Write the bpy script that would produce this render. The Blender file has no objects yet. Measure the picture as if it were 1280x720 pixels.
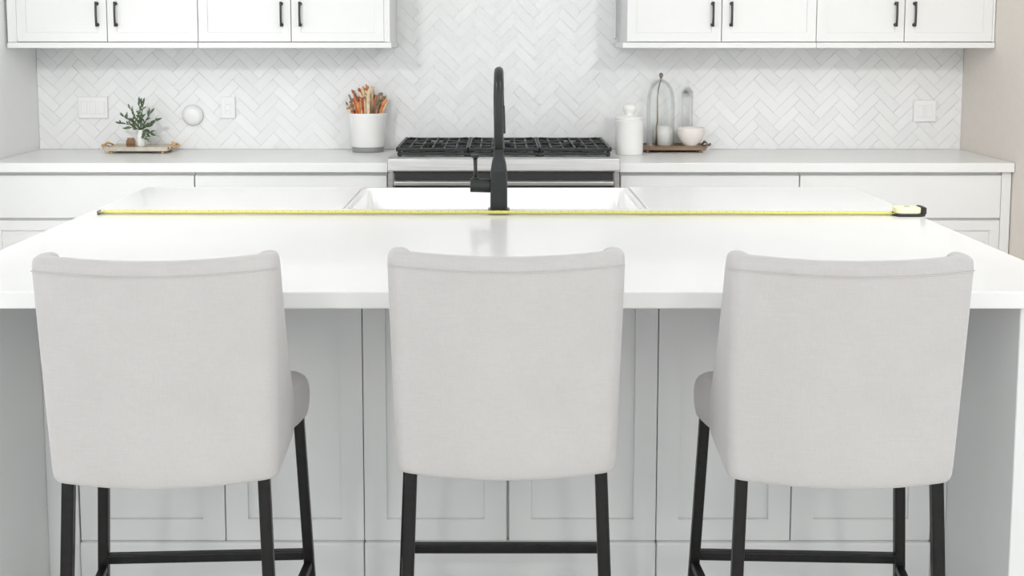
import bpy, bmesh, math, random
from mathutils import Vector, Matrix
random.seed(7)
PI = math.pi
S = bpy.context.scene
C = S.collection

# ------------------------------------------------------------------ materials
def mat(name, col, rough=0.5, metal=0.0, spec=0.5, coat=0.0, trans=0.0, ior=1.45, sheen=0.0):
    m = bpy.data.materials.new(name); m.use_nodes = True
    b = m.node_tree.nodes['Principled BSDF']
    b.inputs['Base Color'].default_value = (*col, 1)
    b.inputs['Roughness'].default_value = rough
    b.inputs['Metallic'].default_value = metal
    b.inputs['Specular IOR Level'].default_value = spec
    b.inputs['Coat Weight'].default_value = coat
    b.inputs['Transmission Weight'].default_value = trans
    b.inputs['IOR'].default_value = ior
    b.inputs['Sheen Weight'].default_value = sheen
    return m

def nodes(m):
    nt = m.node_tree
    return nt, nt.nodes, nt.links, nt.nodes['Principled BSDF']

def add_noise(m, scale, c1, c2, bump=0.0, bscale=None, stretch=(1, 1, 1), detail=4, dist=0.002):
    nt, N, L, b = nodes(m)
    tc = N.new('ShaderNodeTexCoord'); mp = N.new('ShaderNodeMapping'); mp.inputs['Scale'].default_value = stretch
    L.new(tc.outputs['Object'], mp.inputs['Vector'])
    n = N.new('ShaderNodeTexNoise'); n.inputs['Scale'].default_value = scale; n.inputs['Detail'].default_value = detail
    L.new(mp.outputs['Vector'], n.inputs['Vector'])
    r = N.new('ShaderNodeValToRGB')
    r.color_ramp.elements[0].position = .35; r.color_ramp.elements[1].position = .65
    r.color_ramp.elements[0].color = (*c1, 1); r.color_ramp.elements[1].color = (*c2, 1)
    L.new(n.outputs['Fac'], r.inputs['Fac']); L.new(r.outputs['Color'], b.inputs['Base Color'])
    if bump:
        n2 = N.new('ShaderNodeTexNoise'); n2.inputs['Scale'].default_value = bscale or scale; n2.inputs['Detail'].default_value = 3
        L.new(mp.outputs['Vector'], n2.inputs['Vector'])
        bp = N.new('ShaderNodeBump'); bp.inputs['Strength'].default_value = bump; bp.inputs['Distance'].default_value = dist
        L.new(n2.outputs['Fac'], bp.inputs['Height']); L.new(bp.outputs['Normal'], b.inputs['Normal'])
    return m

M = {}
M['paint'] = add_noise(mat('cabinet_paint', (.86, .86, .85), .38), 3, (.82, .825, .815), (.84, .84, .83))
M['paint_island'] = add_noise(mat('island_paint', (.84, .845, .84), .4), 3, (.81, .82, .82), (.83, .838, .835))
M['quartz'] = add_noise(mat('quartz', (.88, .88, .86), .22, coat=.2), 2.2, (.85, .848, .84), (.87, .868, .86))
M['quartz_back'] = add_noise(mat('quartz_pale', (.86, .86, .85), .28), 2.2, (.84, .84, .82), (.87, .87, .86))
M['wall_white'] = add_noise(mat('wall_paint_white', (.85, .86, .86), .7), 30, (.88, .885, .885), (.89, .895, .895), .05, 200)
M['wall_beige'] = add_noise(mat('wall_paint_beige', (.82, .76, .70), .7), 30, (.81, .75, .69), (.83, .77, .71), .05, 200)
M['ceiling'] = mat('ceiling_paint', (.88, .88, .87), .8)
M['grout'] = mat('grout', (.85, .855, .85), .9)
TILES = []
for i, c in enumerate([(.865, .87, .868), (.88, .885, .883), (.845, .85, .85)]):
    m = mat('glazed_tile_%s' % ['pearl', 'white', 'mist'][i], c, [.16, .12, .22][i], coat=.4)
    add_noise(m, 9, tuple(v * .98 for v in c), c, .25, 22, dist=.002); TILES.append(m)
# woven upholstery
def fabric(name, c1, c2):
    m = mat(name, c1, .95, spec=.15, sheen=.25)
    nt, N, L, b = nodes(m)
    tc = N.new('ShaderNodeTexCoord')
    n = N.new('ShaderNodeTexNoise'); n.inputs['Scale'].default_value = 5; n.inputs['Detail'].default_value = 5
    L.new(tc.outputs['Object'], n.inputs['Vector'])
    r = N.new('ShaderNodeValToRGB'); r.color_ramp.elements[0].position = .3; r.color_ramp.elements[1].position = .7
    r.color_ramp.elements[0].color = (*c1, 1); r.color_ramp.elements[1].color = (*c2, 1)
    L.new(n.outputs['Fac'], r.inputs['Fac'])
    def weave(stretch):
        mp = N.new('ShaderNodeMapping'); mp.inputs['Scale'].default_value = stretch
        L.new(tc.outputs['Object'], mp.inputs['Vector'])
        w = N.new('ShaderNodeTexNoise'); w.inputs['Scale'].default_value = 1; w.inputs['Detail'].default_value = 2
        L.new(mp.outputs['Vector'], w.inputs['Vector']); return w
    a, v = weave((30, 30, 500)), weave((500, 500, 30))
    mx = N.new('ShaderNodeMath'); mx.operation = 'ADD'
    L.new(a.outputs['Fac'], mx.inputs[0]); L.new(v.outputs['Fac'], mx.inputs[1])
    mr = N.new('ShaderNodeMapRange'); mr.inputs['From Min'].default_value = .6; mr.inputs['From Max'].default_value = 1.4
    mr.inputs['To Min'].default_value = .95; mr.inputs['To Max'].default_value = 1.04
    L.new(mx.outputs[0], mr.inputs['Value'])
    vm = N.new('ShaderNodeVectorMath'); vm.operation = 'SCALE'
    L.new(r.outputs['Color'], vm.inputs[0]); L.new(mr.outputs[0], vm.inputs['Scale'])
    L.new(vm.outputs[0], b.inputs['Base Color'])
    big = N.new('ShaderNodeTexNoise'); big.inputs['Scale'].default_value = 7; big.inputs['Detail'].default_value = 2
    L.new(tc.outputs['Object'], big.inputs['Vector'])
    b1 = N.new('ShaderNodeBump'); b1.inputs['Strength'].default_value = .3; b1.inputs['Distance'].default_value = .012
    L.new(big.outputs['Fac'], b1.inputs['Height'])
    b2 = N.new('ShaderNodeBump'); b2.inputs['Strength'].default_value = .25; b2.inputs['Distance'].default_value = .001
    L.new(mx.outputs[0], b2.inputs['Height']); L.new(b1.outputs['Normal'], b2.inputs['Normal'])
    L.new(b2.outputs['Normal'], b.inputs['Normal'])
    return m
M['linen'] = fabric('linen_weave', (.515, .498, .488), (.55, .532, .522))
M['linen_seat'] = fabric('linen_weave_seat', (.515, .498, .488), (.55, .532, .522))
M['black_metal'] = add_noise(mat('black_powder_coat', (.008, .008, .008), .36, spec=.3), 60, (.006, .006, .006), (.010, .0095, .009), .1, 300)
M['faucet_black'] = mat('matte_black_finish', (.018, .02, .021), .33)
M['pull_black'] = mat('dark_bronze_pull', (.06, .058, .055), .42, .4)
M['steel'] = add_noise(mat('brushed_steel', (.62, .61, .60), .3, 1), 4, (.56, .55, .54), (.66, .65, .64), .06, 80, (1, 40, 40))
M['dark_gap'] = mat('dark_enamel', (.03, .03, .028), .4)
M['iron'] = add_noise(mat('cast_iron', (.02, .022, .022), .42), 40, (.014, .016, .016), (.03, .032, .032), .3, 120)
M['dark_glass'] = mat('oven_glass', (.01, .01, .012), .05)
M['fireclay'] = mat('fireclay', (.93, .93, .92), .12, coat=.5)
M['ceramic'] = add_noise(mat('white_ceramic', (.88, .875, .85), .35), 8, (.87, .865, .84), (.89, .885, .865))
M['ceramic_blush'] = mat('pale_blush_ceramic', (.86, .80, .76), .35)
M['base_grey'] = mat('grey_glazed_band', (.26, .27, .255), .35)
M['brass'] = mat('aged_brass', (.80, .52, .24), .28, 1)
M['dark_brass'] = mat('dark_bronze', (.30, .24, .19), .35, .9)
def thin_glass(name, tint, edge):
    m = bpy.data.materials.new(name); m.use_nodes = True; nt = m.node_tree; nt.nodes.clear()
    o = nt.nodes.new('ShaderNodeOutputMaterial'); mx = nt.nodes.new('ShaderNodeMixShader'); tr = nt.nodes.new('ShaderNodeBsdfTransparent')
    gl = nt.nodes.new('ShaderNodeBsdfGlossy'); gl.inputs['Roughness'].default_value = .03
    tr.inputs['Color'].default_value = (*tint, 1)
    lw = nt.nodes.new('ShaderNodeLayerWeight'); lw.inputs['Blend'].default_value = edge
    ml = nt.nodes.new('ShaderNodeMath'); ml.operation = 'MULTIPLY'; ml.inputs[1].default_value = .28; nt.links.new(lw.outputs['Fresnel'], ml.inputs[0]); nt.links.new(ml.outputs[0], mx.inputs[0]); nt.links.new(tr.outputs[0], mx.inputs[1]); nt.links.new(gl.outputs[0], mx.inputs[2]); nt.links.new(mx.outputs[0], o.inputs[0])
    return m
M['glass'] = thin_glass('clear_glass', (.99, .993, .99), .25)
M['amber'] = thin_glass('smoky_glass', (.80, .70, .62), .3)
M['tray_stone'] = add_noise(mat('tray_stone', (.55, .50, .42), .4), 14, (.50, .45, .37), (.66, .61, .52))
M['wood'] = add_noise(mat('tray_wood', (.23, .15, .09), .5), 8, (.17, .11, .065), (.30, .20, .12), .1, 20, (1, 12, 12))
M['leaf'] = add_noise(mat('leaf_green', (.10, .16, .08), .5), 30, (.055, .095, .045), (.17, .24, .13))
M['stem_green'] = mat('stem_green', (.10, .12, .06), .6)
M['rust'] = add_noise(mat('dried_rust', (.50, .13, .04), .7), 30, (.36, .075, .025), (.62, .20, .07))
M['orange'] = add_noise(mat('dried_orange', (.70, .22, .06), .7), 30, (.60, .17, .05), (.80, .34, .12))
M['straw'] = add_noise(mat('dried_straw', (.72, .56, .36), .7), 30, (.62, .45, .27), (.84, .70, .50))
M['taupe'] = add_noise(mat('dried_taupe', (.24, .19, .14), .8), 30, (.16, .12, .09), (.36, .29, .22))
M['plastic_white'] = mat('white_plastic', (.88, .88, .88), .3)
M['slot_grey'] = mat('slot_grey', (.45, .45, .45), .5)
M['yellow_case'] = mat('pale_yellow_plastic', (.86, .83, .52), .35)
M['rubber'] = mat('black_rubber', (.025, .025, .025), .6)
M['hook_steel'] = mat('dark_steel_hook', (.22, .22, .18), .35, .8)
M['lamp_trim'] = mat('lamp_trim_white', (.85, .85, .85), .5)
# tape blade : yellow with fine tick marks
m = mat('tape_yellow', (.80, .74, .12), .35); M['tape'] = m
nt, N, L, b = nodes(m)
tc = N.new('ShaderNodeTexCoord'); sp = N.new('ShaderNodeSeparateXYZ'); L.new(tc.outputs['Object'], sp.inputs[0])
ml = N.new('ShaderNodeMath'); ml.operation = 'MULTIPLY'; ml.inputs[1].default_value = 1 / .0254; L.new(sp.outputs['X'], ml.inputs[0])
fr = N.new('ShaderNodeMath'); fr.operation = 'FRACT'; L.new(ml.outputs[0], fr.inputs[0])
lt = N.new('ShaderNodeMath'); lt.operation = 'LESS_THAN'; lt.inputs[1].default_value = .10; L.new(fr.outputs[0], lt.inputs[0])
gy = N.new('ShaderNodeMath'); gy.operation = 'GREATER_THAN'; gy.inputs[1].default_value = .004; L.new(sp.outputs['Y'], gy.inputs[0])
mu = N.new('ShaderNodeMath'); mu.operation = 'MULTIPLY'; L.new(lt.outputs[0], mu.inputs[0]); L.new(gy.outputs[0], mu.inputs[1])
mx = N.new('ShaderNodeMix'); mx.data_type = 'RGBA'; mx.inputs['A'].default_value = (.80, .75, .20, 1); mx.inputs['B'].default_value = (.55, .50, .14, 1)
L.new(mu.outputs[0], mx.inputs['Factor']); L.new(mx.outputs['Result'], b.inputs['Base Color'])
m = bpy.data.materials.new('added_lamp_glow'); m.use_nodes = True; M['glow'] = m  # glowing diffuser of the added ceiling lights
nt = m.node_tree; nt.nodes.clear(); e = nt.nodes.new('ShaderNodeEmission'); e.inputs['Strength'].default_value = 6
o_ = nt.nodes.new('ShaderNodeOutputMaterial'); nt.links.new(e.outputs[0], o_.inputs[0])
# pale oak plank floor
m = mat('pale_oak_planks', (.68, .63, .56), .45); M['floor'] = m
nt, N, L, b = nodes(m)
tc = N.new('ShaderNodeTexCoord'); mp = N.new('ShaderNodeMapping'); mp.inputs['Rotation'].default_value = (0, 0, PI / 2)
L.new(tc.outputs['Object'], mp.inputs['Vector'])
br = N.new('ShaderNodeTexBrick'); br.inputs['Scale'].default_value = 1; br.inputs['Brick Width'].default_value = 1.5; br.inputs['Row Height'].default_value = .16
br.inputs['Mortar Size'].default_value = .002
br.inputs['Color1'].default_value = (.84, .83, .81, 1); br.inputs['Color2'].default_value = (.80, .79, .77, 1); br.inputs['Mortar'].default_value = (.35, .3, .25, 1)
L.new(mp.outputs['Vector'], br.inputs['Vector']); L.new(br.outputs['Color'], b.inputs['Base Color'])

# ------------------------------------------------------------------ mesh helpers
def new(): return bmesh.new()

def merge(dst, src):
    me = bpy.data.meshes.new('tmp'); src.to_mesh(me); src.free(); dst.from_mesh(me); bpy.data.meshes.remove(me)

def box(bm, x0, x1, y0, y1, z0, z1, bev=0.0015, seg=1, mi=0, mtx=None):
    t = new(); bmesh.ops.create_cube(t, size=1)
    for v in t.verts:
        v.co = Vector(((x0 + x1) / 2 + v.co.x * (x1 - x0), (y0 + y1) / 2 + v.co.y * (y1 - y0), (z0 + z1) / 2 + v.co.z * (z1 - z0)))
    if bev: bmesh.ops.bevel(t, geom=t.edges[:], offset=bev, segments=seg, profile=.5, affect='EDGES', clamp_overlap=True)
    for f in t.faces: f.material_index = mi
    if mtx: t.transform(mtx)
    merge(bm, t)

def cyl(bm, p0, p1, r0, r1=None, seg=20, bev=0, mi=0):
    r1 = r0 if r1 is None else r1
    p0, p1 = Vector(p0), Vector(p1); d = p1 - p0
    t = new(); bmesh.ops.create_cone(t, cap_ends=True, segments=seg, radius1=r0, radius2=r1, depth=d.length)
    if bev: bmesh.ops.bevel(t, geom=[e for e in t.edges if len(e.link_faces) == 2 and any(len(f.verts) > 4 for f in e.link_faces)], offset=bev, segments=2, affect='EDGES', profile=.5)
    q = d.to_track_quat('Z', 'Y').to_matrix().to_4x4()
    t.transform(Matrix.Translation((p0 + p1) / 2) @ q)
    for f in t.faces: f.material_index = mi; f.smooth = len(f.verts) == 4
    merge(bm, t)

def lathe(bm, prof, c=(0, 0, 0), seg=32, mi=0, sx=1, sy=1):
    rings = []
    for r, z in prof:
        if r < 1e-5: rings.append([bm.verts.new((c[0], c[1], c[2] + z))])
        else: rings.append([bm.verts.new((c[0] + sx * r * math.cos(2 * PI * k / seg), c[1] + sy * r * math.sin(2 * PI * k / seg), c[2] + z)) for k in range(seg)])
    for a, b_ in zip(rings, rings[1:]):
        for k in range(seg):
            k2 = (k + 1) % seg
            if len(a) == 1 and len(b_) == 1: continue
            if len(a) == 1: f = bm.faces.new((a[0], b_[k2], b_[k]))
            elif len(b_) == 1: f = bm.faces.new((a[k], a[k2], b_[0]))
            else: f = bm.faces.new((a[k], a[k2], b_[k2], b_[k]))
            f.smooth = True; f.material_index = mi

def tube(bm, pts, r, seg=10, sq=False, mi=0):
    pts = [Vector(p) for p in pts]; n = len(pts)
    rr = r if isinstance(r, (list, tuple)) else [r] * n
    tg = [(pts[min(i + 1, n - 1)] - pts[max(i - 1, 0)]).normalized() for i in range(n)]
    up = Vector((0, 0, 1)) if abs(tg[0].z) < .9 else Vector((0, 1, 0))
    u = tg[0].cross(up).normalized(); rings = []
    for i in range(n):
        u = (u - tg[i] * u.dot(tg[i])).normalized(); w = tg[i].cross(u)
        rings.append([bm.verts.new(pts[i] + rr[i] * (math.cos(a) * u + math.sin(a) * w)) for a in [2 * PI * k / seg + (PI / 4 if sq else 0) for k in range(seg)]])
    for a, b_ in zip(rings, rings[1:]):
        for k in range(seg):
            f = bm.faces.new((a[k], a[(k + 1) % seg], b_[(k + 1) % seg], b_[k])); f.smooth = not sq; f.material_index = mi
    for rg in (rings[0][::-1], rings[-1]):
        f = bm.faces.new(rg); f.material_index = mi

def bar(bm, p0, p1, w, d=None, bev=.003):
    """square section bar from p0 to p1 (w across x, d across the other axis)"""
    d = d or w; p0, p1 = Vector(p0), Vector(p1); v = p1 - p0
    t = new(); bmesh.ops.create_cube(t, size=1)
    for q in t.verts: q.co = Vector((q.co.x * w, q.co.y * d, q.co.z * v.length))
    bmesh.ops.bevel(t, geom=t.edges[:], offset=bev, segments=2, affect='EDGES', profile=.5)
    z = v.normalized(); x = Vector((1, 0, 0)) if abs(z.x) < .9 else Vector((0, 0, 1))
    x = (x - z * x.dot(z)).normalized(); y = z.cross(x)
    mt = Matrix((x, y, z)).transposed().to_4x4(); mt.translation = (p0 + p1) / 2
    t.transform(mt); merge(bm, t)

def extrude_poly(bm, poly, z0, z1, bev=.003, seg=2):
    t = new(); vs = [t.verts.new((x, y, z0)) for x, y in poly]; f = t.faces.new(vs)
    r = bmesh.ops.extrude_face_region(t, geom=[f])
    for v in r['geom']:
        if isinstance(v, bmesh.types.BMVert): v.co.z = z1
    bmesh.ops.recalc_face_normals(t, faces=t.faces[:])
    if bev: bmesh.ops.bevel(t, geom=t.edges[:], offset=bev, segments=seg, affect='EDGES', profile=.5)
    merge(bm, t)

def shaker(bm, x0, x1, z0, z1, yf, th=.02, rail=.06, rec=.008):
    """door whose front faces -Y at yf"""
    t = new(); bmesh.ops.create_cube(t, size=1)
    for v in t.verts:
        v.co = Vector(((x0 + x1) / 2 + v.co.x * (x1 - x0), yf + th / 2 + v.co.y * th, (z0 + z1) / 2 + v.co.z * (z1 - z0)))
    bmesh.ops.bevel(t, geom=t.edges[:], offset=.0015, segments=1, affect='EDGES')
    f = max((f for f in t.faces if f.normal.y < -.99), key=lambda f: f.calc_area())
    bmesh.ops.inset_region(t, faces=[f], thickness=rail)
    bmesh.ops.inset_region(t, faces=[f], thickness=.002, depth=-rec)
    bmesh.ops.recalc_face_normals(t, faces=t.faces[:])
    merge(bm, t)

def obj(name, bm, m, parent=None, off=None, smooth=False, sub=0, label=None):
    """links the mesh; off = the thing's base, subtracted so that parts sit in its space"""
    bmesh.ops.recalc_face_normals(bm, faces=bm.faces[:])
    if off: bm.transform(Matrix.Translation(-Vector(off)))
    if smooth:
        for f in bm.faces: f.smooth = True
    me = bpy.data.meshes.new(name); bm.to_mesh(me); bm.free()
    for q in (m if isinstance(m, (list, tuple)) else [m]): me.materials.append(M[q] if isinstance(q, str) else q)
    o = bpy.data.objects.new(name, me); C.objects.link(o)
    if parent: o.parent = parent
    if sub:
        s = o.modifiers.new('subsurf', 'SUBSURF'); s.levels = sub; s.render_levels = sub
    if label: o['label'] = label
    return o

def thing(name, label, cat, loc, group=None, rz=0):
    o = bpy.data.objects.new(name, None); C.objects.link(o); o.empty_display_size = .05
    o.location = loc; o.rotation_euler = (0, 0, rz)
    o['label'] = label; o['category'] = cat
    if group: o['group'] = group
    return o

def single(o, label, cat, loc=None, group=None):
    o['label'] = label; o['category'] = cat
    if loc: o.location = loc
    if group: o['group'] = group
    return o

def struct(name, bm, m, **k):
    o = obj(name, bm, m, **k); o['kind'] = 'structure'; return o

def copy_tree(o, parent=None):
    c = o.copy(); C.objects.link(c)
    if parent: c.parent = parent; c.matrix_parent_inverse = o.matrix_parent_inverse.copy()
    for ch in list(o.children): copy_tree(ch, c)
    return c

# ------------------------------------------------------------------ room
WX, WY = 2.45, 6.45            # side walls, back wall
FY, CZ = -3.6, 2.75
ISL_X, ISL_Y0, ISL_Y1, TOP = 1.41, 2.82, 4.82, .915

b = new(); box(b, -WX - .15, WX + .15, FY - .15, WY + .15, -.1, 0, 0); struct('floor', b, 'floor')
b = new(); box(b, -WX - .15, WX + .15, FY - .15, WY + .15, CZ, CZ + .1, 0); struct('ceiling', b, 'ceiling')
b = new(); box(b, -WX - .15, WX + .15, WY, WY + .15, 0, CZ, 0); wall_back = struct('wall_back', b, 'grout')
def wall_with_hole(name, axis, pos, th, a0, a1, h0, h1, z0, z1, m):
    """wall at x=pos or y=pos (thickness th outward), from a0 to a1, with an opening h0-h1 by z0-z1"""
    b = new()
    def bb(p, q, r, s):
        lo, hi = min(pos, pos + th), max(pos, pos + th)
        if axis == 'x': box(b, lo, hi, p, q, r, s, 0)
        else: box(b, p, q, lo, hi, r, s, 0)
    bb(a0, h0, 0, CZ); bb(h1, a1, 0, CZ); bb(h0, h1, z1, CZ)
    if z0 > 0: bb(h0, h1, 0, z0)
    return struct(name, b, m)
wall_with_hole('wall_left', 'x', -WX, -.15, FY, WY, -3.0, 5.2, .5, 2.5, 'wall_white')
wall_with_hole('wall_right', 'x', WX, .15, FY, WY, -3.0, 4.4, .5, 2.5, 'wall_beige')
wall_with_hole('wall_front', 'y', FY, -.15, -WX, WX, -2.2, 2.2, .9, 2.5, 'wall_white')
def window(name, axis, pos, a0, a1, z0, z1, n):  # windows out of view, openings sized for the daylight they let in
    b = new()
    def bb(p, q, r, s):
        if axis == 'x': box(b, pos - .03, pos + .03, p, q, r, s, .003)
        else: box(b, p, q, pos - .03, pos + .03, r, s, .003)
    bb(a0, a1, z0, z0 + .05); bb(a0, a1, z1 - .05, z1)
    for k in range(n + 1):
        c = a0 + .025 + (a1 - a0 - .05) * k / n; bb(c - .025, c + .025, z0 + .05, z1 - .05)
    struct(name, b, 'paint')
window('window_1', 'x', -WX - .08, -3.0, 5.2, .5, 2.5, 5)
window('window_2', 'y', FY - .08, -2.2, 2.2, .9, 2.5, 3)
window('window_3', 'x', WX + .08, -3.0, 4.4, .5, 2.5, 4)

# herringbone tiling, one mesh child of the back wall
def clip(poly, x0, x1, z0, z1):
    def cut(p, f, inter):
        out = []
        for i in range(len(p)):
            a, c = p[i], p[(i + 1) % len(p)]
            if f(a): out.append(a)
            if f(a) != f(c): out.append(inter(a, c))
        return out
    def ix(v): return lambda a, c: (v, a[1] + (c[1] - a[1]) * (v - a[0]) / (c[0] - a[0]))
    def iz(v): return lambda a, c: (a[0] + (c[0] - a[0]) * (v - a[1]) / (c[1] - a[1]), v)
    for f, g in ((lambda p: p[0] >= x0, ix(x0)), (lambda p: p[0] <= x1, ix(x1)), (lambda p: p[1] >= z0, iz(z0)), (lambda p: p[1] <= z1, iz(z1))):
        poly = cut(poly, f, g)
        if len(poly) < 3: return []
    return poly
b = new(); TW, n3, g = .05, 3, .0005
c45 = math.sqrt(.5)
for i in range(-75, 75):
    for j in range(-20, 21):
        for kind in (0, 1):
            ox, oy = i + n3 * j, i - n3 * j
            r = (ox, ox + 3, oy, oy + 1) if kind == 0 else (ox, ox + 1, oy + 1, oy + 4)
            q = [(r[0] * TW + g, r[2] * TW + g), (r[1] * TW - g, r[2] * TW + g), (r[1] * TW - g, r[3] * TW - g), (r[0] * TW + g, r[3] * TW - g)]
            w = [((x - y) * c45, 1.5 + (x + y) * c45) for x, y in q]
            cx, cz = sum(p[0] for p in w) / 4, sum(p[1] for p in w) / 4
            if abs(cx) > WX + .1 or cz < .84 or cz > 2.4: continue
            w = clip(w, -WX + .002, WX - .002, .917, 2.30)
            if not w: continue
            tx, tz = random.gauss(0, .016), random.gauss(0, .016); mi = random.choice((0, 0, 1, 2))
            fr_ = [b.verts.new((x, WY - .0035 + (x - cx) * tx + (z - cz) * tz, z)) for x, z in w]
            bk = [b.verts.new((x, WY + .001, z)) for x, z in w]
            f = b.faces.new(fr_); f.material_index = mi
            for k in range(len(w)):
                f = b.faces.new((fr_[k], bk[k], bk[(k + 1) % len(w)], fr_[(k + 1) % len(w)])); f.material_index = mi
struct('backsplash_tiling', b, TILES, parent=wall_back)
b = new(); box(b, .60, .612, WY - .016, WY - .0005, 1.50, 2.3, .003); struct('trim_1', b, 'plastic_white')

# ------------------------------------------------------------------ base cabinets on the back wall
BF = 5.775                      # face of drawers
def pull(parent, x, z, y, off, horizontal=False):
    """arched dark bar pull"""
    b = new(); pts = []
    for k in range(9):
        t = k / 8 * 2 - 1; bow = .026 - .006 * t * t
        pts.append((x + t * .06, y - bow, z) if horizontal else (x, y - bow, z + t * .06))
    tube(b, pts, [.0062, .0058, .0055, .0055, .0055, .0055, .0055, .0058, .0062], 8)
    for t in (-.052, .052):
        p = (x + t, y, z) if horizontal else (x, y, z + t)
        q = (p[0], y - .024, p[2]); cyl(b, p, q, .007, .0055, 10)
        cyl(b, (p[0], y - .0, p[2]), (p[0], y - .003, p[2]), .009, .009, 12)
    return obj('handle', b, 'pull_black', parent, off)

def base_unit(x0, x1, label, splits=2, stile=(0, 0)):
    base = ((x0 + x1) / 2, BF + .3, 0)
    t = thing('base_cabinet', label, 'cabinet', base, 'base cabinets along the tiled wall')
    b = new(); box(b, x0, x1, BF + .021, WY - .01, .10, .868, .001)
    box(b, x0, x1, BF + .09, WY - .02, 0, .1, 0)
    for s, e in ((x0, x0 + stile[0]), (x1 - stile[1], x1)):
        if e - s > .005: box(b, s, e, BF, BF + .022, .1, .868, .001)
    obj('body', b, 'paint', t, base)
    a, c = x0 + stile[0] + .002, x1 - stile[1] - .002
    b = new(); box(b, a, c, BF, BF + .02, .646, .852, .002); obj('drawer', b, 'paint', t, base)
    w = (c - a) / splits
    for k in range(splits):
        b = new(); shaker(b, a + k * w + (.0015 if k else 0), a + (k + 1) * w - (.0015 if k < splits - 1 else 0), .105, .634, BF, rail=.065)
        obj('door', b, 'paint', t, base)
    return t
base_unit(-2.445, -1.462, 'white base cabinet in the far corner below the plant tray')
base_unit(-1.460, -.540, 'white base cabinet just left of the range, under the plant pot')
base_unit(.576, 1.432, 'white base cabinet just right of the range, under the canister')
base_unit(1.434, 2.445, 'white base cabinet in the far corner beside the beige wall', stile=(0, .045))

def worktop(x0, x1, label):
    b = new(); box(b, x0, x1, 5.745, WY - .007, .870, TOP, .003, 2)
    o = obj('worktop', b, 'quartz_back', None, ((x0 + x1) / 2, 6.1, .870))
    single(o, label, 'countertop', ((x0 + x1) / 2, 6.1, .870), 'worktops along the tiled wall')
worktop(-2.447, -.534, 'pale worktop carrying the plant tray and dried flower pot')
worktop(.570, 2.447, 'pale worktop carrying the canister and glass cloches')

# ------------------------------------------------------------------ range
rx0, rx1, ry = -.529, .565, 5.70
base = ((rx0 + rx1) / 2, 6.07, 0)
t = thing('range_cooker', 'stainless steel gas range with black grates against the tiled wall', 'stove', base)
b = new(); box(b, rx0 + .004, rx1 - .004, ry + .03, WY - .012, .10, .872, .002); box(b, rx0 + .03, rx1 - .03, ry + .09, WY - .05, .0, .1, .002)
obj('body', b, 'steel', t, base)
b = new(); extrude_poly(b, [(ry + .0, .882), (ry + .012, .872), (WY - .02, .872), (WY - .02, .918), (ry + .02, .946), (ry + .004, .938)], rx0, rx1, .003)
b.transform(Matrix(((0, 0, 1, 0), (1, 0, 0, 0), (0, 1, 0, 0), (0, 0, 0, 1))))
obj('cooktop', b, 'steel', t, base)
b = new(); box(b, rx0 + .03, rx1 - .03, ry + .012, ry + .04, .836, .872, .002); obj('control_recess', b, 'dark_gap', t, base, label='dark recessed strip under the steel front')
b = new(); box(b, rx0 + .001, rx0 + .026, ry + .006, ry + .035, .12, .873, .003); obj('side_trim', b, 'steel', t, base)
b = new(); box(b, rx1 - .026, rx1 - .001, ry + .006, ry + .035, .12, .873, .003); obj('side_trim', b, 'steel', t, base)
b = new(); box(b, rx0 + .028, rx1 - .028, ry + .004, ry + .029, .16, .812, .004); dr = obj('oven_door', b, 'dark_gap', t, base)
b = new(); box(b, rx0 + .15, rx1 - .15, ry - .002, ry + .004, .34, .66, .004); obj('window', b, 'dark_glass', dr)
for ch in dr.children: ch.data.transform(Matrix.Translation(-Vector(base)))
b = new(); box(b, rx0 + .028, rx1 - .028, ry - .012, ry + .012, .812, .833, .005, 2)
for sx in (rx0 + .08, rx1 - .08): cyl(b, (sx, ry - .004, .82), (sx, ry + .03, .82), .008)
h = obj('handle', b, 'steel', dr, base)
b = new(); box(b, rx0 + .03, rx1 - .03, ry + .075, WY - .04, .917, .934, .003); obj('burner_tray', b, 'iron', t, base)
gw = (rx1 - rx0 - .07) / 3
for k in range(3):
    x0 = rx0 + .035 + k * gw + .003; x1 = x0 + gw - .006; y0, y1 = ry + .09, WY - .06; zt = .985
    b = new(); r = .0085
    for (p, q) in (((x0, y0), (x1, y0)), ((x1, y0), (x1, y1)), ((x1, y1), (x0, y1)), ((x0, y1), (x0, y0)), ((x0, (y0 + y1) / 2), (x1, (y0 + y1) / 2))):
        bar(b, (*p, zt - .01), (*q, zt - .01), .014, .02, .002)
    bar(b, (x0, y0 - .002, zt - .03), (x1, y0 - .002, zt - .03), .012, .026, .002); bar(b, (x0, y1, zt - .03), (x1, y1, zt - .03), .012, .026, .002)
    for q in (1, 2, 3, 4, 5): bar(b, (x0 + (x1 - x0) * q / 6, y0, zt - .012), (x0 + (x1 - x0) * q / 6, y1, zt - .012), .009, .018, .002)
    for yc in ((y0 * 3 + y1) / 4, (y0 + y1 * 3) / 4):
        xc = (x0 + x1) / 2
        for a in range(8):
            ca, sa = math.cos(a * PI / 4), math.sin(a * PI / 4); L1 = min((x1 - x0) / 2 / max(abs(ca), .01), (y1 - y0) / 4 / max(abs(sa), .01))
            bar(b, (xc + .05 * ca, yc + .05 * sa, zt - .008), (xc + L1 * ca, yc + L1 * sa, zt - .008), .010, .016, .002)
    for px in (x0 + .01, x1 - .01):
        for py in (y0 + .01, (y0 + y1) / 2, y1 - .01): bar(b, (px, py, .93), (px, py, zt - .015), .016, .016, .002)
    obj('grate', b, 'iron', t, base)
    for yc in ((y0 * 3 + y1) / 4, (y0 + y1 * 3) / 4):
        b = new(); lathe(b, [(0, 0), (.055, 0), (.055, .01), (.045, .014), (.045, .022), (.036, .028), (.0, .029)], ((x0 + x1) / 2, yc, .931), 24)
        obj('burner', b, 'iron', t, base)

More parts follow.
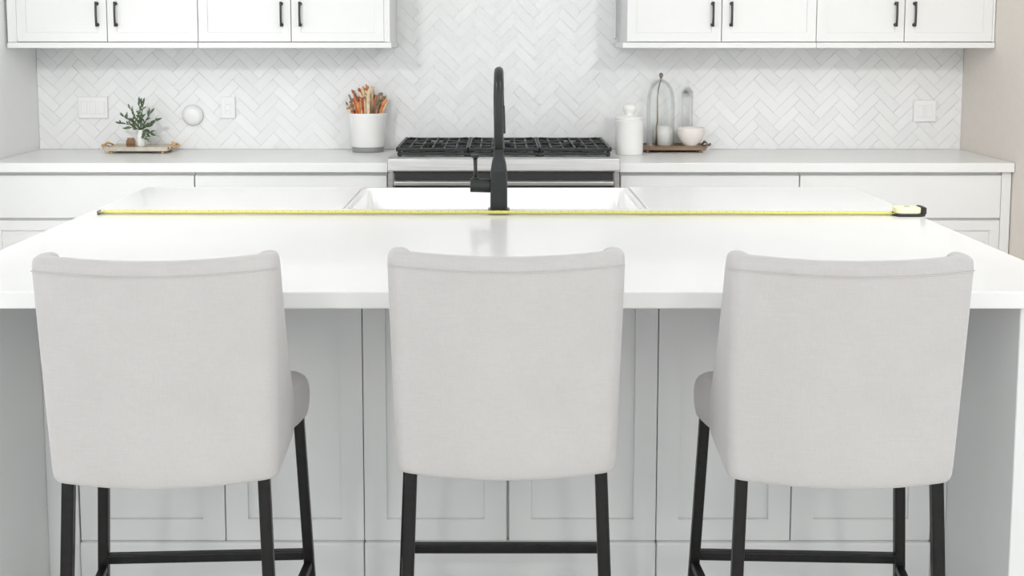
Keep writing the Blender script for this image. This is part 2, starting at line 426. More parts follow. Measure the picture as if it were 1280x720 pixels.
# ------------------------------------------------------------------ wall cabinets
UF, UB = 6.05, 1.455
def upper_unit(x0, x1, label, lst=0, rst=0, hang=(0, 0)):
    base = ((x0 + x1) / 2, 6.25, UB)
    t = thing('wall_cabinet', label, 'cabinet', base, 'wall cabinets above the worktops')
    b = new(); box(b, x0, x1, UF + .021, WY - .008, UB + .012, 2.42, .001)
    if lst: box(b, x0, x0 + lst, UF, UF + .022, UB + .03, 2.42, .001)
    if rst: box(b, x1 - rst, x1, UF, UF + .022, UB + .03, 2.42, .001)
    obj('body', b, 'paint', t, base)
    b = new(); box(b, x0 - hang[0], x1 + hang[1], UF - .012, UF + .03, UB, UB + .028, .004, 2)
    for s, hh in ((0, hang[0]), (1, hang[1])):
        if hh:
            a, c = (x0 - hh, x0 + .015) if s == 0 else (x1 - .015, x1 + hh)
            box(b, a, c, UF + .02, WY - .01, UB, UB + .028, .003)
    obj('light_rail', b, 'paint', t, base)
    a, c = x0 + lst + .001, x1 - rst - .001; mid = (a + c) / 2
    for p, q, hx in ((a, mid - .002, mid - .046), (mid + .002, c, mid + .046)):
        b = new(); shaker(b, p, q, UB + .032, 2.40, UF, rail=.062, rec=.007)
        d = obj('door', b, 'paint', t, base)
        pull(d, hx, 1.622, UF, base)
    return t
upper_unit(-2.436, -1.4945, 'white wall cabinet next to the end wall, above the potted plant tray', lst=.045)
upper_unit(-1.493, -.545, 'white wall cabinet on the left of the bare tiled gap above the range', rst=.028, hang=(0, .008))
upper_unit(.628, 1.564, 'white wall cabinet directly above the canister and glass cloches', hang=(.022, 0))
upper_unit(1.565, 2.447, 'white wall cabinet touching the beige end wall', rst=.012)

# ------------------------------------------------------------------ island
IY = 3.28                       # door fronts facing the stools
ix = [-1.175, -.3795, .4365, 1.205]
names = ['island cabinet with panelled doors behind the stool on the left', 'island cabinet with panelled doors behind the middle stool', 'island cabinet with panelled doors behind the stool on the right']
mids = [-.768, .022, .813]
SKX0, SKX1, SKY0 = -.555, .520, 4.20
for k in range(3):
    x0, x1 = ix[k], ix[k + 1]; base = ((x0 + x1) / 2, 3.9, 0)
    t = thing('island_cabinet', 'white ' + names[k], 'cabinet', base, 'panelled cabinets along the seating side of the island')
    b = new(); box(b, x0 + .001, x1 - .001, IY + .021, SKY0 - .04, .10, .872, .001); obj('body', b, 'paint_island', t, base)
    gap = .0035 if k == 1 else .0015
    for p, q in ((x0 + .0012, mids[k] - gap), (mids[k] + gap, x1 - .0012)):
        b = new(); shaker(b, p, q, .108, .868, IY, rail=.085, rec=.010); obj('door', b, 'paint_island', t, base)
    b = new(); box(b, x0 + .001, x1 - .001, IY - .014, IY + .02, 0, .1075, .006, 2); obj('baseboard', b, 'paint_island', t, base)
for sx, side in ((-1, 'left'), (1, 'right')):
    x0, x1 = (-1.315, -1.265) if sx < 0 else (1.247, 1.297)
    b = new(); box(b, x0, x1, 2.86, 4.72, 0, .872, .002)
    f0, f1 = (-1.265, -1.178) if sx < 0 else (1.208, 1.247)
    box(b, f0, f1, IY - .002, IY + .03, 0, .872, .002)
    o = obj('island_end_panel', b, 'paint_island', None, ((x0 + x1) / 2, 3.85, 0))
    single(o, 'white full-depth end panel closing the island on the side of the %s' % ('plant tray' if sx < 0 else 'tape measure case'), 'panel', ((x0 + x1) / 2, 3.85, 0), 'end panels of the island')
# rear (sink side) cabinets
for x0, x1, lab in ((-1.263, -.575, 'white island cabinet on the cooking side, beside the sink towards the plant'), (.54, 1.243, 'white island cabinet on the cooking side, beside the sink towards the canister')):
    base = ((x0 + x1) / 2, 4.45, 0)
    t = thing('island_cabinet', lab, 'cabinet', base, 'cooking side island cabinets')
    b = new(); box(b, x0, x1, SKY0 - .035, 4.70, .1, .872, .001); box(b, x0 + .005, x1 - .005, SKY0 - .03, 4.63, 0, .1, 0); obj('body', b, 'paint_island', t, base)
    b = new(); shaker(b, x0 + .003, x1 - .003, .105, .868, -4.722, rail=.06); b.transform(Matrix.Diagonal((1, -1, 1, 1))); obj('door', b, 'paint_island', t, base)
base = (-.02, 4.45, 0)
t = thing('sink_cabinet', 'white island cabinet carrying the farmhouse sink', 'cabinet', base)
b = new(); box(b, -.572, .537, SKY0 - .035, 4.70, .1, .62, .001); box(b, -.567, .532, SKY0 - .03, 4.63, 0, .1, 0); obj('body', b, 'paint_island', t, base)

poly = [(-ISL_X, ISL_Y0), (ISL_X, ISL_Y0), (ISL_X, ISL_Y1), (SKX1 - .004, ISL_Y1), (SKX1 - .004, SKY0 + .004), (SKX0 + .004, SKY0 + .004), (SKX0 + .004, ISL_Y1), (-ISL_X, ISL_Y1)]
b = new(); extrude_poly(b, poly, .874, TOP, .0035, 2)
o = obj('island_countertop', b, 'quartz', None, (0, 3.8, .874))
single(o, 'large white quartz countertop covering the island with tape measure across it', 'countertop', (0, 3.8, .874))

# sink : rounded basin
def rrect(x0, x1, y0, y1, r, n=5):
    out = []
    for cx, cy, a0 in ((x1 - r, y1 - r, 0), (x0 + r, y1 - r, PI / 2), (x0 + r, y0 + r, PI), (x1 - r, y0 + r, 1.5 * PI)):
        for k in range(n + 1):
            a = a0 + PI / 2 * k / n; out.append((cx + r * math.cos(a), cy + r * math.sin(a)))
    return out
base = (-.02, 4.49, .66)
t = thing('farmhouse_sink', 'white apron front sink set into the island behind the faucet', 'sink', base)
b = new(); rings = []
X0, X1, Y0, Y1 = SKX0 + .0048, SKX1 - .0048, SKY0 + .0048, ISL_Y1 + .01
for ins, r, z in ((0, .012, .65), (0, .012, .908), (.003, .012, .912), (.02, .03, .912), (.026, .04, .902), (.034, .05, .74), (.05, .06, .70), (.10, .06, .69)):
    rings.append([b.verts.new((x, y, z)) for x, y in rrect(X0 + ins, X1 - ins, Y0 + ins, Y1 - ins, r)])
for a, c in zip(rings, rings[1:]):
    n = len(a)
    for k in range(n): b.faces.new((a[k], a[(k + 1) % n], c[(k + 1) % n], c[k])).smooth = True
b.faces.new(rings[-1]); b.faces.new(rings[0])
obj('basin', b, 'fireclay', t, base)
b = new(); lathe(b, [(0, .002), (.03, .002), (.045, .004), (.05, 0)], (-.02, 4.5, .691), 24); obj('drain', b, 'steel', t, base)

# ------------------------------------------------------------------ faucet
fx, fy = -.004, 4.145
base = (fx, fy, TOP)
t = thing('kitchen_faucet', 'tall matte black faucet standing at the island sink', 'faucet', base)
b = new(); box(b, fx - .037, fx + .037, fy - .033, fy + .033, TOP, TOP + .009, .002, 2); obj('base_plate', b, 'faucet_black', t, base)
b = new()
secs = [(.0295, TOP + .009), (.029, 1.02), (.0285, 1.055), (.024, 1.085), (.017, 1.11), (.0165, 1.13)]
rg = []
for w, z in secs: rg.append([b.verts.new((fx + x, fy + y, z)) for x, y in rrect(-w, w, -w, w, w * .35, 3)])
for a, c in zip(rg, rg[1:]):
    for k in range(len(a)): b.faces.new((a[k], a[(k + 1) % len(a)], c[(k + 1) % len(c)], c[k]))
b.faces.new(rg[0]); b.faces.new(rg[-1])
obj('body', b, 'faucet_black', t, base)
b = new(); R = .095; pts = [(fx, fy, 1.12), (fx - .001, fy, 1.2), (fx - .002, fy, 1.3)]
zc = 1.412 - .019 - R
pts = [(fx, fy, 1.12), (fx - .001, fy, zc - .06)] + [(fx - .002 + .004 * k / 12, fy + R - R * math.cos(PI * k / 12), zc + R * math.sin(PI * k / 12)) for k in range(13)] + [(fx + .003, fy + 2 * R, zc - .03)]
tube(b, pts, .0165, 16); obj('spout', b, 'faucet_black', t, base)
b = new(); cyl(b, (fx + .004, fy + 2 * R, zc - .03), (fx + .005, fy + 2 * R, zc - .13),   .0175, .0195, 18, .003); obj('spray_head', b, 'faucet_black', t, base)
b = new(); cyl(b, (fx - .028, fy, 1.004), (fx - .098, fy, 1.006), .0245, .0245, 20, .003); hd = obj('handle', b, 'faucet_black', t, base)
b = new(); tube(b, [(fx - .080, fy, 1.02), (fx - .080, fy, 1.06), (fx - .081, fy, 1.105)], [.0065, .006, .0075], 10)
cyl(b, (fx - .081, fy, 1.100), (fx - .081, fy, 1.112), .013, .014, 14, .002); cyl(b, (fx - .08, fy, 1.026), (fx - .08, fy, 1.034), .012, .012, 14)
obj('lever', b, 'faucet_black', hd, base)

# ------------------------------------------------------------------ tape measure
tx, ty = 1.373, 4.048
base = (tx, ty, TOP)
t = thing('tape_measure', 'yellow tape measure pulled out across the whole island top', 'tape measure', base)
b = new(); prof = [(-.05, .0), (.05, .0), (.05, .0), ]
pts = rrect(-.052, .046, -.02, .02, .008, 4)
extrude_poly(b, [(tx + x, ty + y) for x, y in rrect(-.050, .036, -.034, .034, .018, 4)], TOP + .009, TOP + .030, .005, 2); cs = obj('case', b, 'yellow_case', t, base, smooth=False)
b = new(); extrude_poly(b, [(tx + x, ty + y) for x, y in rrect(-.052, .050, -.036, .036, .016, 4)], TOP + .0005, TOP + .0095, .002, 1)
extrude_poly(b, [(tx + x, ty + y) for x, y in rrect(.034, .051, -.034, .034, .007, 3)], TOP + .008, TOP + .031, .002, 1)
obj('grip', b, 'rubber', cs, base)
b = new(); lathe(b, [(0, .002), (.011, .002), (.012, 0)], (tx - .005, ty, TOP + .0295), 20); obj('badge', b, 'slot_grey', cs, base)
b = new(); n = 60; xa, xb = -1.352, tx - .045; rows = []
for k in range(n + 1):
    x = xa + (xb - xa) * k / n; yy = 4.073 - .025 * k / n
    row = []
    for s in range(7):
        u = s / 6 * 2 - 1
        row.append(b.verts.new((x, yy + u * .018, TOP + .003 + .0085 * u * u + .0004 * math.sin(k * .7))))
    rows.append(row)
for a, c in zip(rows, rows[1:]):
    for s in range(6): b.faces.new((a[s], c[s], c[s + 1], a[s + 1])).smooth = True
bl = obj('blade', b, 'tape', t, (tx, 4.0605, TOP)); bl.location = (0, 4.0605 - ty, 0)
sm = bl.modifiers.new('thickness', 'SOLIDIFY'); sm.thickness = .0006
b = new(); box(b, xa - .004, xa + .018, 4.056, 4.090, TOP + .0065, TOP + .0085, .0004); box(b, xa - .006, xa - .003, 4.056, 4.090, TOP + .0006, TOP + .0135, .0004)
obj('hook', b, 'hook_steel', t, base, label='dark metal end hook')

# ------------------------------------------------------------------ bar stools
def make_stool(label):
    t = thing('bar_stool', label, 'stool', (0, 0, 0), 'upholstered stools at the island')
    # back shell with swept wings
    Z0, Z1 = .566, 1.071
    def ring(z, thf, dz=0):
        u = (z - Z0) / (Z1 - Z0)
        hw = .239 + .011 * u
        yb = -.225 - .055 * u
        Lw = .37 if u < .18 else .37 - (.37 - .075) * min(1, (u - .18) / .78) ** .8
        bulge = .020 + .010 * u
        T = .062 - .012 * u
        r = .034
        outer = []
        yt = yb + Lw
        outer.append((-hw, yt)); outer.append((-hw, yt - (yt - yb - r) * .5)); outer.append((-hw, yb + r))
        for k in (1, 2, 3): a = PI + PI / 2 * k / 4; outer.append((-hw + r + r * math.cos(a), yb + r + r * math.sin(a)))
        for k in range(9):
            x = (-hw + r) + 2 * (hw - r) * k / 8; outer.append((x, yb - bulge * (1 - (x / (hw - r)) ** 2)))
        for k in (1, 2, 3): a = 1.5 * PI + PI / 2 * k / 4; outer.append((hw - r + r * math.cos(a), yb + r + r * math.sin(a)))
        outer.append((hw, yb + r)); outer.append((hw, yt - (yt - yb - r) * .5)); outer.append((hw, yt))
        n = len(outer); inner = []
        for i, (x, y) in enumerate(outer):
            a = Vector(outer[max(i - 1, 0)]); c = Vector(outer[min(i + 1, n - 1)]); d = (c - a).normalized()
            nrm = Vector((-d.y, d.x))
            inner.append((x + nrm.x * T, y + nrm.y * T))
        oo, ii = [], []
        for (a, c) in zip(outer, inner):
            m_ = ((a[0] + c[0]) / 2, (a[1] + c[1]) / 2)
            oo.append((m_[0] + (a[0] - m_[0]) * thf, m_[1] + (a[1] - m_[1]) * thf)); ii.append((m_[0] + (c[0] - m_[0]) * thf, m_[1] + (c[1] - m_[1]) * thf))
        tipL = ((oo[0][0] + ii[0][0]) / 2, (oo[0][1] + ii[0][1]) / 2 + .014 * thf); tipR = ((oo[-1][0] + ii[-1][0]) / 2, (oo[-1][1] + ii[-1][1]) / 2 + .014 * thf)
        loop = oo + [tipR] + ii[::-1] + [tipL]
        out = []
        for x, y in loop:
            zz = z
            if u > .6: zz = z - (u - .6) / .4 * .008 * (1 - min(1, abs(x) / .22) ** 2)
            if u < .3: zz = z + (.3 - u) / .3 * .010 * min(1, abs(x) / .22) ** 2
            out.append((x, y, zz))
        return out
    levels = [(Z0, .55), (Z0 + .006, .86), (Z0 + .02, 1)] + [(Z0 + .02 + (Z1 - Z0 - .04) * k / 9, 1) for k in range(1, 9)] + [(Z1 - .02, 1), (Z1 - .005, .86), (Z1, .5)]
    b = new(); rr = [[b.verts.new(p) for p in ring(z, f)] for z, f in levels]
    n = len(rr[0])
    for a, c in zip(rr, rr[1:]):
        for k in range(n): b.faces.new((a[k], a[(k + 1) % n], c[(k + 1) % n], c[k]))
    no = (n - 2) // 2
    for rg_, flip in ((rr[0], True), (rr[-1], False)):
        for k in range(no - 1):
            b.faces.new((rg_[k], rg_[k + 1], rg_[n - 2 - k - 1], rg_[n - 2 - k]))
        b.faces.new((rg_[n - 1], rg_[0], rg_[n - 2])); b.faces.new((rg_[no - 1], rg_[no], rg_[no + 1]))
    bmesh.ops.subdivide_edges(b, edges=[], cuts=0)
    back = obj('backrest', b, 'linen', t, smooth=True, sub=2)
    # piping seam just under the rolled top edge and down both corners
    b = new(); z = Z1 - .030; P_ = ring(z, 1.0)[:no]
    tube(b, [(x * 1.002, y - .0005, zz) for x, y, zz in P_[3:-3]], .0014, 6)
    obj('piping', b, 'linen', back, smooth=True)
    # seat cushion
    b = new(); secs = [(-.045, .600), (-.03, .585), (-.008, .578), (0, .600), (.004, .64), (0, .675), (-.014, .694), (-.04, .702)]
    rg_ = []
    for g_, z in secs: rg_.append([b.verts.new((x, y, z)) for x, y in rrect(-.262 - g_, .262 + g_, -.15 - g_, .245 + g_, .05, 4)])
    for a, c in zip(rg_, rg_[1:]):
        for k in range(len(a)): b.faces.new((a[k], a[(k + 1) % len(a)], c[(k + 1) % len(c)], c[k]))
    for q, z, s in ((rg_[0], .60, -1), (rg_[-1], .708, 1)):
        cv = b.verts.new((0, .05, z))
        for k in range(len(q)): b.faces.new((q[k], q[(k + 1) % len(q)], cv))
    # pull the rear in between the wings
    for v in b.verts:
        if v.co.y < .02: v.co.x *= .70
    obj('seat', b, 'linen_seat', t, smooth=True, sub=1)
    W = .025
    fl = {}
    for s in (-1, 1):
        b = new(); bar(b, (s * .2345, .185, .60), (s * .262, .215, .0), W); obj('leg', b, 'black_metal', t)
        b = new(); bar(b, (s * .2035, -.20, .612), (s * .225, -.235, .0), W); obj('leg', b, 'black_metal', t)
    b = new(); bar(b, (-.24, .203, .230), (.24, .203, .230), .023, .024); obj('footrest', b, 'black_metal', t)
    for s in (-1, 1):
        b = new(); bar(b, (s * .252, .205, .205), (s * .217, -.21, .205), .02, .02); obj('stretcher', b, 'black_metal', t)
    return t
st = make_stool('light grey linen bar stool standing in the middle of the three, square to the island')
st.location = (.013, 2.75, 0)
s2 = copy_tree(st); s2.location = (-.718, 2.70, 0); s2.rotation_euler = (0, 0, math.radians(3.0)); s2['label'] = 'light grey linen bar stool nearest the plant side, leftmost of the three'
s3 = copy_tree(st); s3.location = (.728, 2.70, 0); s3.rotation_euler = (0, 0, math.radians(-2.5)); s3['label'] = 'light grey linen bar stool nearest the tape measure case, rightmost of the three'

# ------------------------------------------------------------------ things on the left worktop
def tray_handle(b, x, y, z, s):
    """openwork brass end handle"""
    tube(b, [(x, y - .07, z + .0), (x + s * .012, y - .06, z + .012), (x + s * .014, y, z + .02), (x + s * .012, y + .06, z + .012), (x, y + .07, z)], .0045, 8)
    tube(b, [(x, y - .035, z - .004), (x + s * .030, y - .03, z + .004), (x + s * .034, y, z + .008), (x + s * .030, y + .03, z + .004), (x, y + .035, z - .004)], .004, 8)
    for dy in (-.07, 0, .07): 
        t = new(); bmesh.ops.create_uvsphere(t, u_segments=12, v_segments=8, radius=.0085); t.transform(Matrix.Translation((x + s * .006, y + dy, z + (.002 if dy else .02)))); merge(b, t)
    t = new(); bmesh.ops.create_uvsphere(t, u_segments=12, v_segments=8, radius=.007); t.transform(Matrix.Translation((x + s * .035, y, z + .008))); merge(b, t)
def tray(x0, x1, y0, y1, m, hm, label, hl):
    base = ((x0 + x1) / 2, (y0 + y1) / 2, TOP)
    t = thing('serving_tray', label, 'tray', base)
    b = new(); box(b, x0, x1, y0, y1, TOP + .012, TOP + .028, .004, 2)
    box(b, x0, x1, y0, y0 + .01, TOP + .026, TOP + .034, .002); box(b, x0, x1, y1 - .01, y1, TOP + .026, TOP + .034, .002)
    obj('tray_base', b, m, t, base)
    for px in (x0 + .03, x1 - .03):
        for py in (y0 + .025, y1 - .025):
            b = new(); lathe(b, [(0, 0), (.008, 0), (.01, .006), (.007, .0125), (0, .0125)], (px, py, TOP), 12); obj('foot', b, hm, t, base)
    for x, s in ((x0, -1), (x1, 1)):
        b = new(); tray_handle(b, x, (y0 + y1) / 2, TOP + .028, s); obj('handle', b, hm, t, base, smooth=True, label=hl)
    return TOP + .0285
zt = tray(-2.03, -1.705, 6.20, 6.40, 'tray_stone', 'brass', 'low tray with openwork brass handles under the green plant', 'gilded openwork handle')
px, py = -1.862, 6.29
base = (px, py, zt)
t = thing('potted_plant', 'small leafy green plant in a pale vase on the brass handled tray', 'plant', base)
b = new(); lathe(b, [(0, 0), (.020, 0), (.026, .01), (.028, .035), (.020, .06), (.014, .075), (.018, .088), (.015, .088), (.010, .07), (0, .068)], base, 24); obj('vase', b, 'ceramic', t, base)
b1, b2 = new(), new()
def leaf(b, p, d, L_, W_, nrm):
    d = d.normalized(); s = d.cross(nrm).normalized(); n_ = s.cross(d)
    rows = []
    for k in range(5):
        u = k / 4; w = W_ * math.sin(PI * min(.97, u * .9 + .06)) / 2; c = p + d * L_ * u + n_ * (-.25 * L_ * u * u)
        rows.append((b.verts.new(c - s * w + n_ * w * .35), b.verts.new(c), b.verts.new(c + s * w + n_ * w * .35)))
    for a, c in zip(rows, rows[1:]):
        for j in range(2): b.faces.new((a[j], a[j + 1], c[j + 1], c[j])).smooth = True
p0 = Vector((px, py, zt + .08))
dirs = [(-.085, .0, .075), (-.045, -.02, .115), (-.008, .01, .150), (.020, -.01, .145), (.055, .0, .095), (.085, -.01, .055), (-.100, -.01, .040), (.045, -.04, .03), (-.03, -.04, .05), (.03, .03, .02), (.055, -.02, -.012), (.035, -.035, -.03), (-.055, -.03, .015), (.0, -.03, .08)]
for d in dirs:
    d = Vector(d); pts = [p0 + d * u + Vector((0, 0, .012 * math.sin(PI * u))) for u in (0, .25, .5, .75, 1)]
    tube(b1, pts, [.0022, .002, .0017, .0014, .001], 5)
    nl = 9
    for k in range(nl):
        u = .25 + .75 * k / (nl - 1); p = p0 + d * u + Vector((0, 0, .012 * math.sin(PI * u)))
        side = Vector((random.uniform(-1, 1), random.uniform(-1, 1), random.uniform(-.4, .9)))
        leaf(b2, p, d.normalized() * .8 + side.normalized() * .75, random.uniform(.022, .034), random.uniform(.008, .012), Vector((random.uniform(-.5, .5), -1, random.uniform(.2, 1))))
    leaf(b2, p0 + d, d, .03, .011, Vector((0, -1, .5)))
obj('stem', b1, 'stem_green', t, base)
lf = obj('foliage', b2, 'leaf', t, base); sm = lf.modifiers.new('thickness', 'SOLIDIFY'); sm.thickness = .0008
def jar(x, y, r, h, z, m, label):
    b = new(); lathe(b, [(0, 0), (r * .85, 0), (r, .006), (r, h * .7), (r * .72, h * .88), (r * .76, h), (r * .68, h), (r * .64, h * .88), (r * .9, h * .68), (r * .9, .009), (0, .006)], (0, 0, 0), 24)
    single(obj('glass_jar', b, m), label, 'jar', (x, y, z))
jar(-1.908, 6.262, .024, .048, zt, 'amber', 'tiny smoky brown glass jar beside the pale vase on the tray')
jar(-1.816, 6.25, .018, .045, zt, 'glass', 'tiny clear glass jar on the tray on the cooker side of the vase')

# dried arrangement in white pot
px, py = -.690, 6.325; base = (px, py, TOP)
t = thing('flower_pot', 'white cylindrical pot of rust orange dried stems beside the range', 'plant pot', base)
b = new(); lathe(b, [(0, 0), (.080, 0), (.082, .004), (.084, .024), (.080, .026), (0, .026)], base, 40); obj('saucer', b, 'base_grey', t, base, label='grey band at the foot')
b = new(); lathe(b, [(0, .026), (.084, .026), (.089, .032), (.0975, .195), (.099, .203), (.093, .203), (.090, .19), (.088, .175), (0, .172)], base, 48); obj('pot', b, 'ceramic', t, base)
for k in range(54):
    a = random.uniform(0, 2 * PI); rr_ = .080 * math.sqrt(random.random()); x0, y0 = px + rr_ * math.cos(a), py + rr_ * math.sin(a)
    u = rr_ * math.cos(a) / .08
    hgt = (.150 - .085 * abs(u - .0) ** 1.3) * random.uniform(.5, 1.0)
    mm = random.choice(['rust', 'rust', 'rust', 'orange', 'straw', 'taupe', 'rust'] if u < .2 else ['rust', 'straw', 'straw', 'taupe', 'taupe', 'orange'])
    lean = Vector((rr_ * math.cos(a) * .40, rr_ * math.sin(a) * .3, 0)) + Vector((random.gauss(0, .008), random.gauss(0, .006), 0))
    b = new(); pts = []; rs = []; r0 = random.uniform(.0065, .0115)
    for q in range(8):
        v = q / 7; pts.append((x0 + lean.x * v * v, y0 + lean.y * v * v, TOP + .172 + (hgt + .03) * v)); rs.append(r0 * (.45 + .6 * math.sin(PI * (v * .8 + .12))) * (1 if q < 7 else .45) * random.uniform(.85, 1.15))
    tube(b, pts, rs, 8)
    for q in range(4):
        v = random.uniform(.45, .95); c_ = Vector((x0 + lean.x * v * v, y0 + lean.y * v * v, TOP + .172 + (hgt + .03) * v)); sg = random.choice((-1, 1))
        leaf(b, c_, Vector((sg * random.uniform(.3, .8), -.3, 1)), random.uniform(.018, .034), random.uniform(.006, .011), Vector((0, -1, .2)))
    obj('dried_stem', b, mm, t, base)
for dx, dz in ((-.085, .105), (-.100, .060), (.090, .055), (.062, .115), (-.06, .13)):
    b = new(); tube(b, [(px + dx * .3, py, TOP + .18), (px + dx * .75, py - .01, TOP + .19 + dz * .6), (px + dx * 1.08, py - .02, TOP + .19 + dz)], [.002, .0018, .0015], 6)
    for k in range(5):
        u = .5 + .12 * k; leaf(b, Vector((px + dx * u, py - .015, TOP + .19 + dz * u * .85)), Vector((math.copysign(.6, dx), -.2, .7 * (-1) ** k + .4)), .026, .010, Vector((0, -1, .3)))
    o = obj('dried_stem', b, 'taupe', t, base)

# wall plates
def plate(x, z, w, label, kind='outlet'):
    base = (x, WY - .008, z)
    t = thing('wall_plate', label, 'outlet', base)
    b = new(); box(b, x - w / 2, x + w / 2, WY - .017, WY - .0075, z - .057, z + .057, .003, 2); obj('cover', b, 'plastic_white', t, base)
    n = max(1, round(w / .055))
    for k in range(n):
        cx = x + (k - (n - 1) / 2) * .046
        b = new(); box(b, cx - .016, cx + .016, WY - .020, WY - .0165, z - .033, z + .033, .002); ins = obj('switch' if kind == 'switch' else 'socket', b, 'plastic_white', t, base)
        if kind != 'switch':
            b = new()
            for dz in (-.016, .016):
                for dx in (-.006, .006): box(b, cx + dx - .001, cx + dx + .001, WY - .0204, WY - .0198, z + dz - .004, z + dz + .004, 0)
            obj('slot', b, 'slot_grey', ins, base)
plate(-2.155, 1.138, .155, 'wide white switch plate on the tiles near the end wall', 'switch')
plate(-1.440, 1.138, .075, 'single white outlet plate between plant and dried flower pot')
plate(2.25, 1.12, .118, 'pale double switch plate on the tiles close to the beige wall', 'switch')
b = new(); lathe(b, [(0, 0), (.052, 0), (.056, .010), (.050, .026), (.030, .036), (0, .038)], (0, 0, 0), 32)
b.transform(Matrix.Rotation(PI / 2, 4, 'X'))
fixture = obj('wall_plug', b, 'plastic_white', smooth=True); single(fixture, 'round white plug-in unit on the tiles just above the worktop', 'plug', (-1.628, WY - .0075, 1.098))

# ------------------------------------------------------------------ things on the right worktop
base = (.658, 6.17, TOP)
t = thing('canister', 'white ceramic canister with knobbed lid right beside the range', 'canister', base)
b = new(); lathe(b, [(0, 0), (.066, 0), (.069, .006), (.070, .03), (.070, .17), (.0715, .178), (0, .178)], base, 48); obj('jar_body', b, 'ceramic', t, base)
b = new(); lathe(b, [(.0, .178), (.069, .178), (.0715, .182), (.0675, .190), (.052, .196), (.024, .200), (.022, .207), (.032, .220), (.037, .234), (.034, .250), (.020, .258), (0, .260)], base, 40); obj('lid', b, 'ceramic', t, base)
zt = tray(.735, 1.065, 6.25, 6.442, 'wood', 'dark_brass', 'dark wooden tray with openwork metal handles under the glass cloches', 'dark metal openwork handle')
def cup(name, x, y, prof, m, label, cat):
    b = new(); lathe(b, prof, (0, 0, 0), 40); single(obj(name, b, m), label, cat, (x, y, zt))
cup('candle_jar', .856, 6.340, [(0, 0), (.036, 0), (.044, .008), (.050, .045), (.051, .072), (.045, .092), (.030, .104), (.026, .106), (.030, .100), (.03, .09), (0, .088)], 'ceramic', 'white rounded jar standing under the tall glass cloche', 'jar')
cup('bowl', .990, 6.294, [(0, 0), (.028, 0), (.032, .006), (.055, .030), (.069, .065), (.071, .092), (.069, .100), (.066, .100), (.065, .09), (.055, .04), (.03, .012), (0, .010)], 'ceramic_blush', 'pale blush white bowl at the handle end of the wooden tray', 'bowl')
# tall cloche with bronze stand
base = (.838, 6.338, zt)
t = thing('glass_cloche', 'tall clear glass cloche with bronze stem standing on the wooden tray', 'cloche', base)
r = .073; H_ = .352
pr = [(r, 0), (r, .22), (r * .97, .26), (r * .84, .30), (r * .58, .33), (r * .25, .346), (0, .35)]
pi_ = [(a - .0022 if a > .003 else 0, z if z < .1 else z - .002) for a, z in pr][::-1]
b = new(); lathe(b, pr + pi_ + [pr[0]], base, 40); 
vs = [v for v in b.verts if abs(v.co.z - base[2]) < 1e-5]; bmesh.ops.remove_doubles(b, verts=b.verts[:], dist=1e-6)
obj('dome', b, 'glass', t, base)
b = new(); lathe(b, [(0, .350), (.008, .350), (.005, .356), (.010, .364), (.0115, .372), (.006, .380), (0, .382)], base, 20); obj('knob', b, 'dark_brass', t, base)
b = new(); xs = .838 - .026
tube(b, [(xs, 6.291, zt + .004), (xs - .001, 6.291, zt + .10), (xs + .004, 6.290, zt + .125), (xs + .003, 6.294, zt + .25), (xs + .008, 6.304, zt + .295), (xs + .018, 6.322, zt + .330), (.838, 6.338, zt + .344)], [.005, .0038, .0045, .0032, .0032, .003, .003], 8)
lathe(b, [(0, 0), (.014, 0), (.012, .004), (0, .006)], (xs, 6.291, zt), 14)
obj('stand', b, 'dark_brass', t, base, smooth=True, label='thin dark bronze stand')
# slimmer cloche behind the bowl
base = (.986, 6.398, zt)
t = thing('glass_cloche', 'slim faint glass bell jar behind the pale blush bowl', 'cloche', base)
r = .030
pr = [(r, 0), (r, .25), (r * 1.02, .262), (r * .85, .28), (r * .5, .295), (r * .2, .302), (0, .304)]
pi_ = [(a - .0018 if a > .003 else 0, z if z < .1 else z - .002) for a, z in pr][::-1]
b = new(); lathe(b, pr + pi_ + [pr[0]], base, 32); bmesh.ops.remove_doubles(b, verts=b.verts[:], dist=1e-6); obj('dome', b, 'glass', t, base)
b = new(); lathe(b, [(r * 1.05, .272), (r * 1.1, .276), (r * .95, .288), (r * .5, .306), (.006, .312), (.005, .322), (.009, .332), (0, .340)], base, 24); obj('cap', b, 'glass', t, base, label='small glass cap')

# ------------------------------------------------------------------ ceiling lights added above the view to brighten the room
def added_downlight(x, y, label):
    base = (x, y, CZ)
    t = thing('added_ceiling_light', label, 'light', base, 'added ceiling fill lights')
    b = new(); lathe(b, [(.17, 0), (.18, -.012), (.155, -.02), (.15, -.006)], base, 32); obj('frame', b, 'lamp_trim', t, base)
    b = new(); lathe(b, [(0, -.008), (.15, -.008), (.15, -.004), (0, -.004)], base, 32); obj('diffuser', b, 'glow', t, base)
for y, wt in ((-2.6, 24), (-1.8, 24), (3.6, 9)):
    for x in (-1.4, 1.4):
        l = bpy.data.lights.new('added_downlight', 'AREA'); l.shape = 'DISK'; l.size = .3; l.energy = wt; l.color = (1, .985, .965)
        o = bpy.data.objects.new('added_downlight', l); C.objects.link(o); o.location = (x, y, CZ - .03)
        added_downlight(x, y, 'added round ceiling fill light, out of view')
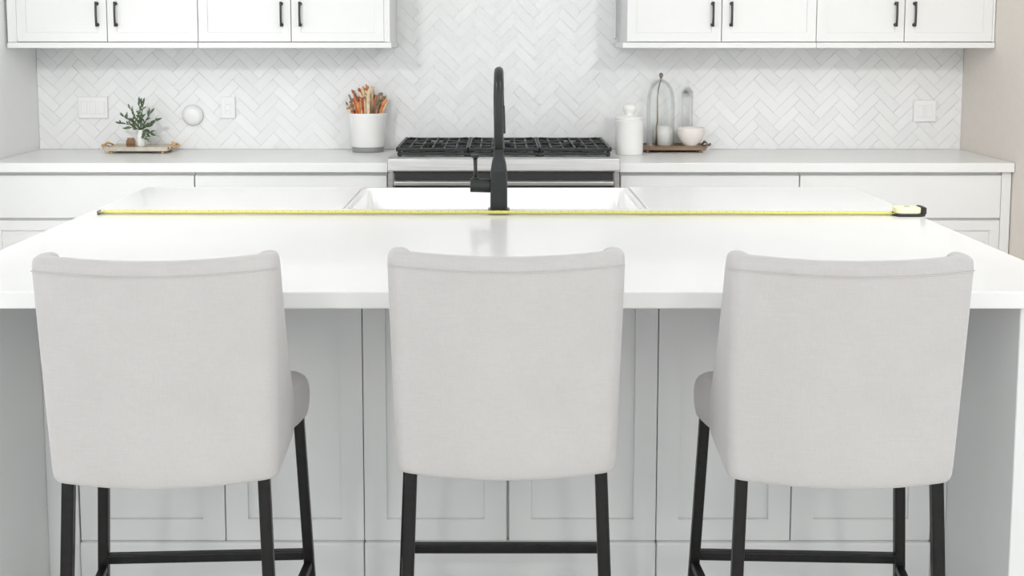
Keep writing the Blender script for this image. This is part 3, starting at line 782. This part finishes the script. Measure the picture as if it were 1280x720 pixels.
# unseen spots, added to brighten the tiled wall
for x in (-1.75, 1.75):
    base = (x, 2.3, CZ); aim = (Vector((x * 1.1, WY, 1.15)) - Vector((x, 2.3, CZ - .22))).normalized()
    t = thing('added_ceiling_spot', 'added white fill lamp, out of view, turned to the tiled wall', 'light', base, 'added fill lamps for the tiled wall')
    b = new(); cyl(b, (x, 2.3, CZ), (x, 2.3, CZ - .02), .05, .05, 24, .003); cyl(b, (x, 2.3, CZ - .02), (x, 2.3, CZ - .19), .008, .008, 10); obj('bracket', b, 'lamp_trim', t, base)
    p = Vector((x, 2.3, CZ - .22)); b = new(); cyl(b, p - aim * .06, p + aim * .06, .10, .16, 32, .004); obj('lamp_head', b, 'lamp_trim', t, base)
    l = bpy.data.lights.new('added_spot', 'AREA'); l.shape = 'DISK'; l.size = .30; l.energy = 10; l.spread = math.radians(100); l.color = (1, .99, .98)
    o = bpy.data.objects.new('added_spot', l); C.objects.link(o); o.location = p + aim * .07; o.rotation_euler = aim.to_track_quat('-Z', 'Y').to_euler()

# ------------------------------------------------------------------ daylight
w = bpy.data.worlds.new('World'); S.world = w; w.use_nodes = True
bg = w.node_tree.nodes['Background']; bg.inputs['Color'].default_value = (.93, .97, 1.0, 1); bg.inputs['Strength'].default_value = 1.5
def portal(loc, rot, sx, sy):
    l = bpy.data.lights.new('portal', 'AREA'); l.shape = 'RECTANGLE'; l.size = sx; l.size_y = sy; l.cycles.is_portal = True
    o = bpy.data.objects.new('portal', l); C.objects.link(o); o.location = loc; o.rotation_euler = rot
portal((-WX - .14, 1.1, 1.5), (0, -PI / 2, 0), 2.0, 8.2)
portal((WX + .14, .7, 1.5), (0, PI / 2, 0), 2.0, 7.4)
portal((0, FY - .14, 1.7), (PI / 2, 0, 0), 4.4, 1.6)

# ------------------------------------------------------------------ camera
cam = bpy.data.cameras.new('camera'); co = bpy.data.objects.new('camera', cam); C.objects.link(co)
th = math.radians(6)
co.location = (0, 0, 1.515); co.rotation_euler = (PI / 2 - th, 0, 0)
cam.sensor_width = 36; cam.lens = 36 * 1520 / 1280
cam.shift_x = (640 - 625) / 1280; cam.shift_y = -(360 - 204.76) / 1280
cam.clip_start = .05
S.camera = co
S.view_settings.view_transform = 'Standard'; S.view_settings.look = 'None'; S.view_settings.gamma = 1
S.view_settings.use_curve_mapping = False; S.view_settings.exposure = 0.06
